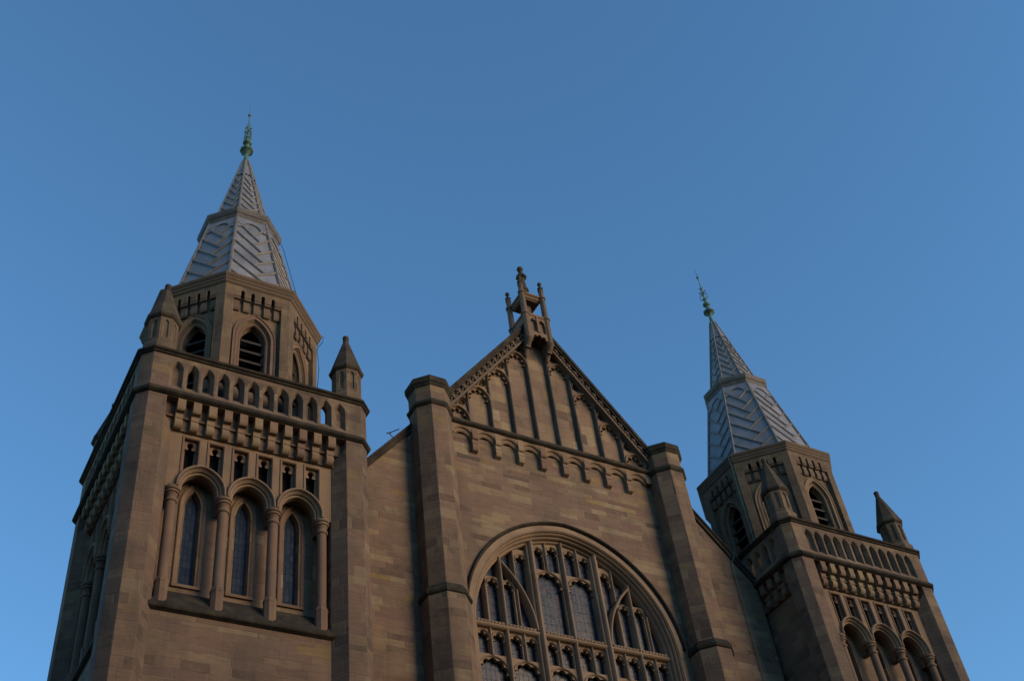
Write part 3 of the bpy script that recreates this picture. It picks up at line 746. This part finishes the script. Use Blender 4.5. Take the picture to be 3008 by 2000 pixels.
for c in CXS:
    if cp is None:
        m = MB()
        m.extr_x([(2.192, 27.90), (2.192, 27.63), (2.205, 27.62), (2.192, 27.60), (2.172, 27.54), (2.172, 27.46), (2.195, 27.39), (2.235, 27.36), (2.255, 27.355), (2.235, 27.32), (2.235, 27.20), (2.25, 27.19), (2.235, 27.17), (2.225, 27.05), (2.235, 26.97), (2.26, 26.91), (2.47, 26.83), (2.47, 27.90)], -.105, .105)
        cp = nb(m, 'corbel', 'corbel', 30); cp.matrix_local = NVM @ Matrix.Translation((c, 0, 0))
    else:
        o = cp.copy(); COL.objects.link(o); o.parent = NV; o.matrix_local = NVM @ Matrix.Translation((c, 0, 0))
m = MB(); m.extr_x([(2.205, 27.84), (2.18, 27.86), (2.12, 27.885), (2.085, 27.92), (2.08, 27.985), (2.10, 28.01), (2.33, 28.27), (2.47, 28.27), (2.47, 27.84)], -4.3, 4.3)
nb(m, 'gable_string_course', 'cope')
# --- gable
SL = 1.285
def rk(z): return lambda x: z-SL*abs(x)
m = MB(); gz = rk(34.0); m.extr([(-4.6, 27.9), (4.6, 27.9), (4.6, gz(4.6)), (0, gz(0)), (-4.6, gz(4.6))], 2.43, 3.0); nb(m, 'gable_wall', 'ashlar_gable')
for s in (-1, 1):
    def band(z0, z1, xa=.0, xb=4.5): return [(s*xa, z0-SL*xa), (s*xb, z0-SL*xb), (s*xb, z1-SL*xb), (s*xa, z1-SL*xa)]
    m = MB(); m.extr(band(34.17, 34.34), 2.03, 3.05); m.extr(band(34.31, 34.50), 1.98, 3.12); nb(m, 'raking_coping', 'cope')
    m = MB(); m.extr(band(33.76, 34.19), 2.16, 2.47); m.extr(band(33.68, 33.80), 2.07, 2.47); m.extr(band(33.77, 33.84), 2.12, 2.47)
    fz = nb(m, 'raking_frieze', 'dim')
    m = MB(); n = 16; rr = random.Random(5+s)
    for i in range(n):
        x = .62+(4.15-.62)*i/(n-1); z = 33.98-SL*x
        for dx, dz, r in ((0, .03, .07), (.065, -.075, .05), (-.055, .10, .05), (.06, .06, .045), (-.07, -.02, .045)):
            m.ball((s*(x+dx+rr.uniform(-.01, .01)), 2.13-r*.45, z+dz+rr.uniform(-.01, .01)), r, 7, 4)
        m.tube([(s*(x-.10), 2.13, z+.16), (s*(x+.02), 2.10, z-.02), (s*(x+.09), 2.13, z-.15)], .022, 5)
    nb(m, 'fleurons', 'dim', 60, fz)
MX = [.46, 1.38, 2.30, 3.22]
for s in (-1, 1):
    for x in MX:
        m = MB(); w = .14; zt = 33.72-SL*(x-.03)
        m.prism([(s*x-w/2, 2.46), (s*x-w/2, 2.34), (s*x-w*.3, 2.29), (s*x-w*.14, 2.26), (s*x+w*.14, 2.26), (s*x+w*.3, 2.29), (s*x+w/2, 2.34), (s*x+w/2, 2.46)], 28.1, zt)
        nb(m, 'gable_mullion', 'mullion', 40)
    for i in range(4):
        xi, xo = MX[i], (MX[i]+.92); xc = (xi+xo)/2; w = .40
        apex = (32.36, 31.15, 29.95, 28.76)[i]; rise = .46; zs = apex-rise-.06
        m = MB()
        arc = [(s*(xc)+x, z) for x, z in arch(0, w, zs, rise, 10)]
        hole = [(s*xc-w, zs-.3)]+[(x, z) for x, z in cusped(s*xc, w-.01, zs, rise, 5, .105, 40)]+[(s*xc+w, zs-.3)]
        # traceried spandrel plate: cusped arch below, rake above, pierced by a roundel and a dagger
        top_i, top_o = 33.50-SL*(xi+.05), 33.50-SL*(xo-.05)
        cus = cusped(s*xc, w, zs, rise, 5, .115, 40)
        xl, xr = s*xc-w-.06, s*xc+w+.06
        tl, tr = (33.70-SL*abs(xl)), (33.70-SL*abs(xr))
        outer = [(xl, zs-.02)]+cus+[(xr, zs-.02), (xr, tr), (xl, tl)]
        cxr = s*(xi+.265); czr = apex+.29
        rnd = [(cxr+.155*cos(2*pi*j/16), czr-.0+.155*sin(2*pi*j/16)) for j in range(16)]
        tri = [(s*(xo-.10), 33.60-SL*(xo-.10)-.03), (s*(xo-.10), apex-.10), (s*(xo-.30), apex+.06), ]
        hz = [rnd]
        if tri[0][1]-tri[1][1] > .12: hz.append(tri)
        m.plate(outer, hz, 2.33, 2.435, None, False)
        m.sweep(arch(s*xc, w+.03, zs, rise+.06, 12), [(-.03, 2.34), (-.03, 2.29), (.0, 2.235), (.03, 2.235), (.055, 2.28), (.055, 2.34)])
        # small round-headed hood over the roundel
        hw_ = .20; m.sweep([(cxr-hw_, czr-.16)]+[(cxr-hw_*cos(pi*j/10), czr+hw_*sin(pi*j/10)) for j in range(11)]+[(cxr+hw_, czr-.16)], [(-.012, 2.34), (-.012, 2.29), (.015, 2.255), (.04, 2.29), (.04, 2.34)])
        for j in range(3):
            a = pi/2+2*pi*j/3; m.sweep([(cxr+.06*cos(a)+.07*cos(2*pi*q/8), czr+.06*sin(a)+.07*sin(2*pi*q/8)) for q in range(8)], [(-.0, 2.43), (0, 2.385), (.02, 2.385), (.02, 2.43)], True)
        nb(m, 'blind_arch', 'dim' if False else 'carved', 40)
# --- bellcote over the apex
bc = MB()
for sx in (-1, 1):
    bc.box((sx*.47-.07, 1.95, 33.0), (sx*.47+.07, 2.85, 34.22)); bc.box((sx*.47-.10, 1.9, 34.2), (sx*.47+.10, 2.85, 34.30))
pan = [(-.45, 33.0)]+[(x, z) for x, z in cusped(0, .40, 32.82, .40, 5, .10, 40)]+[(.45, 33.0), (.45, 34.22), (-.45, 34.22)]
ph = [light(x, .145, 33.36, 33.86, .22, 3, .05, 24) for x in (-.19, .19)]
bc.plate(pan, ph, 1.80, 1.90, [[(x*.96 if False else x, z) for x, z in q] for q in ph], True)
bc.box((-.42, 1.90, 33.3), (.42, 1.98, 34.22)); bc.box((-.45, 1.77, 34.2), (.45, 1.95, 34.30)); bc.box((-.05, 1.76, 33.34), (.05, 1.85, 34.2))
bc.box((-.45, 2.75, 33.0), (.45, 2.9, 34.25))
bell = nb(bc, 'bellcote', 'carved', 40)
m = MB(); m.loft([[(sx*a, 2.35+sy*b, z) for sx, sy in ((-1, -1), (1, -1), (1, 1), (-1, 1))] for a, b, z in ((.36, .40, 35.27), (.36, .40, 35.31), (.42, .46, 35.34), (.44, .48, 35.42), (.50, .54, 35.46), (.50, .54, 35.54), (.2, .2, 35.7))])
m.box((-.13, 2.22, 33.5), (.13, 2.48, 35.28)); nb(m, 'canopy_slab', 'carved', None, bell)
m = MB(); m.ngon(0, 2.35, [(.20, 35.6), (.19, 35.75), (.165, 36.15), (.20, 36.2), (.215, 36.26), (.17, 36.32), (.15, 36.5), (.115, 36.9), (.15, 36.95), (.12, 37.0), (.08, 37.2), (.075, 37.4), (.10, 37.43)], 8)
m.ball((0, 2.35, 37.55), .135, 12, 8)
for j in range(8):
    a = j*pi/4; m.ball((.16*cos(a), 2.35+.16*sin(a), 37.06), .075, 7, 5); m.ball((.12*cos(a+.4), 2.35+.12*sin(a+.4), 37.18), .05, 6, 4)
nb(m, 'central_finial', 'cap', 50, bell)
post0 = None
for sx in (-1, 1):
    for y in (1.86, 2.85):
        m = MB(); zb = 32.95 if y < 2 else 33.0; x = sx*.47
        m.ngon(x, y, [(.125, zb), (.125, 34.2), (.16, 34.22), (.165, 34.28), (.115, 34.36), (.105, 35.42), (.14, 35.44), (.145, 35.5), (.095, 35.58), (.09, 35.85), (.11, 35.87), (.11, 35.91), (.07, 35.96), (.06, 36.1)])
        if y < 2:
            m.loft([[(x+r*cos(2*pi*j/12), y+dy+r*sin(2*pi*j/12), z) for j in range(12)] for r, dy, z in ((.06, .42, 32.30), (.10, .36, 32.42), (.09, .32, 32.50), (.115, .22, 32.60), (.125, .10, 32.78), (.15, .02, 32.86), (.155, 0, 32.93), (.125, 0, 32.98))])
            m.box((x-.09, y+.1, 32.55), (x+.09, 2.46, 33.0))
        p = nb(m, 'corner_post', 'dim', 40, bell)
        m = MB()
        for j in range(6):
            a = j*pi/3; m.ball((x+.085*cos(a), y+.085*sin(a), 36.06), .045, 6, 4)
        m.ngon(x, y, [(.05, 36.05), (.04, 36.22), (.065, 36.25), (.085, 36.32), (.075, 36.39), (.03, 36.43)], 8)
        nb(m, 'post_finial', 'cap', 50, p)

# ------------------------------------------------------------------ separate fittings
m = MB()
lx, ly = TD-2.64, HALF-.98
m.tube([(TD-2.72, HALF-1.1, 30.32), (TD-2.79, HALF-1.08, 30.22), (TD-2.70, HALF-1.03, 29.98), (lx, ly, 29.85), (lx, ly, 28.0), (lx, ly, 25.85), (8.35, 2.9, 25.76), (7.95, 3.2, 25.70), (7.6, 3.25, 25.42), (7.38, 3.15, 25.30), (7.34, 2.29, 25.29), (7.26, 2.30, 25.05), (7.13, 2.34, 24.8), (7.11, 2.36, 24.0), (7.10, 2.36, 14.0), (7.10, 2.36, .3)], .018, 8)
thing(m.build('copper_pipe', simple('green pipe', (.045, .125, .10), .6, 0, .4, .35, 3, 0), None, 50), 'thin green pipe running down the octagon of the right tower and the wall beneath it', 'pipe')
m = MB(); bx = -TD
m.tube([(bx+2.70, HALF-1.11, 30.36), (bx+2.80, HALF-1.15, 30.26), (bx+2.78, HALF-1.13, 30.05), (bx+2.64, HALF-1.09, 29.8), (bx+2.61, HALF-1.07, 29.6), (bx+2.65, HALF-1.07, 29.3), (bx+2.68, HALF-1.08, 28.8), (bx+2.65, HALF-1.07, 28.2), (bx+2.62, HALF-1.07, 27.7), (bx+2.61, HALF-1.07, 25.0)], .013, 6)
m.tube([(bx+1.36, HALF-.56, 35.15), (bx+1.47, HALF-.60, 34.8), (bx+1.62, HALF-.66, 34.0), (bx+1.86, HALF-.76, 32.8), (bx+2.06, HALF-.84, 31.8), (bx+2.30, HALF-.94, 30.6), (bx+2.70, HALF-1.11, 30.36)], .011, 6)
thing(m.build('lightning_cable', 'cable', None, 50), 'thin black cable hanging down the right edge of the left spire and its octagon', 'cable')
m = MB(); m.tube([(-6.05, 2.9, 27.28), (-5.66, 2.9, 27.57)], .017, 6); m.tube([(-6.05, 2.9, 27.28), (-5.70, 2.9, 26.90)], .017, 6); m.tube([(-6.13, 2.9, 27.25), (-5.97, 2.9, 27.31)], .026, 6)
thing(m.build('roof_bracket', 'steel', None, 50), 'small metal rod bracket on the sloping coping left of the left gable turret', 'bracket')
for o in S.objects:
    if o.type == 'MESH' and o.parent is None and 'label' not in o and 'kind' not in o: o['kind'] = 'structure'
S.cycles.max_bounces = 6
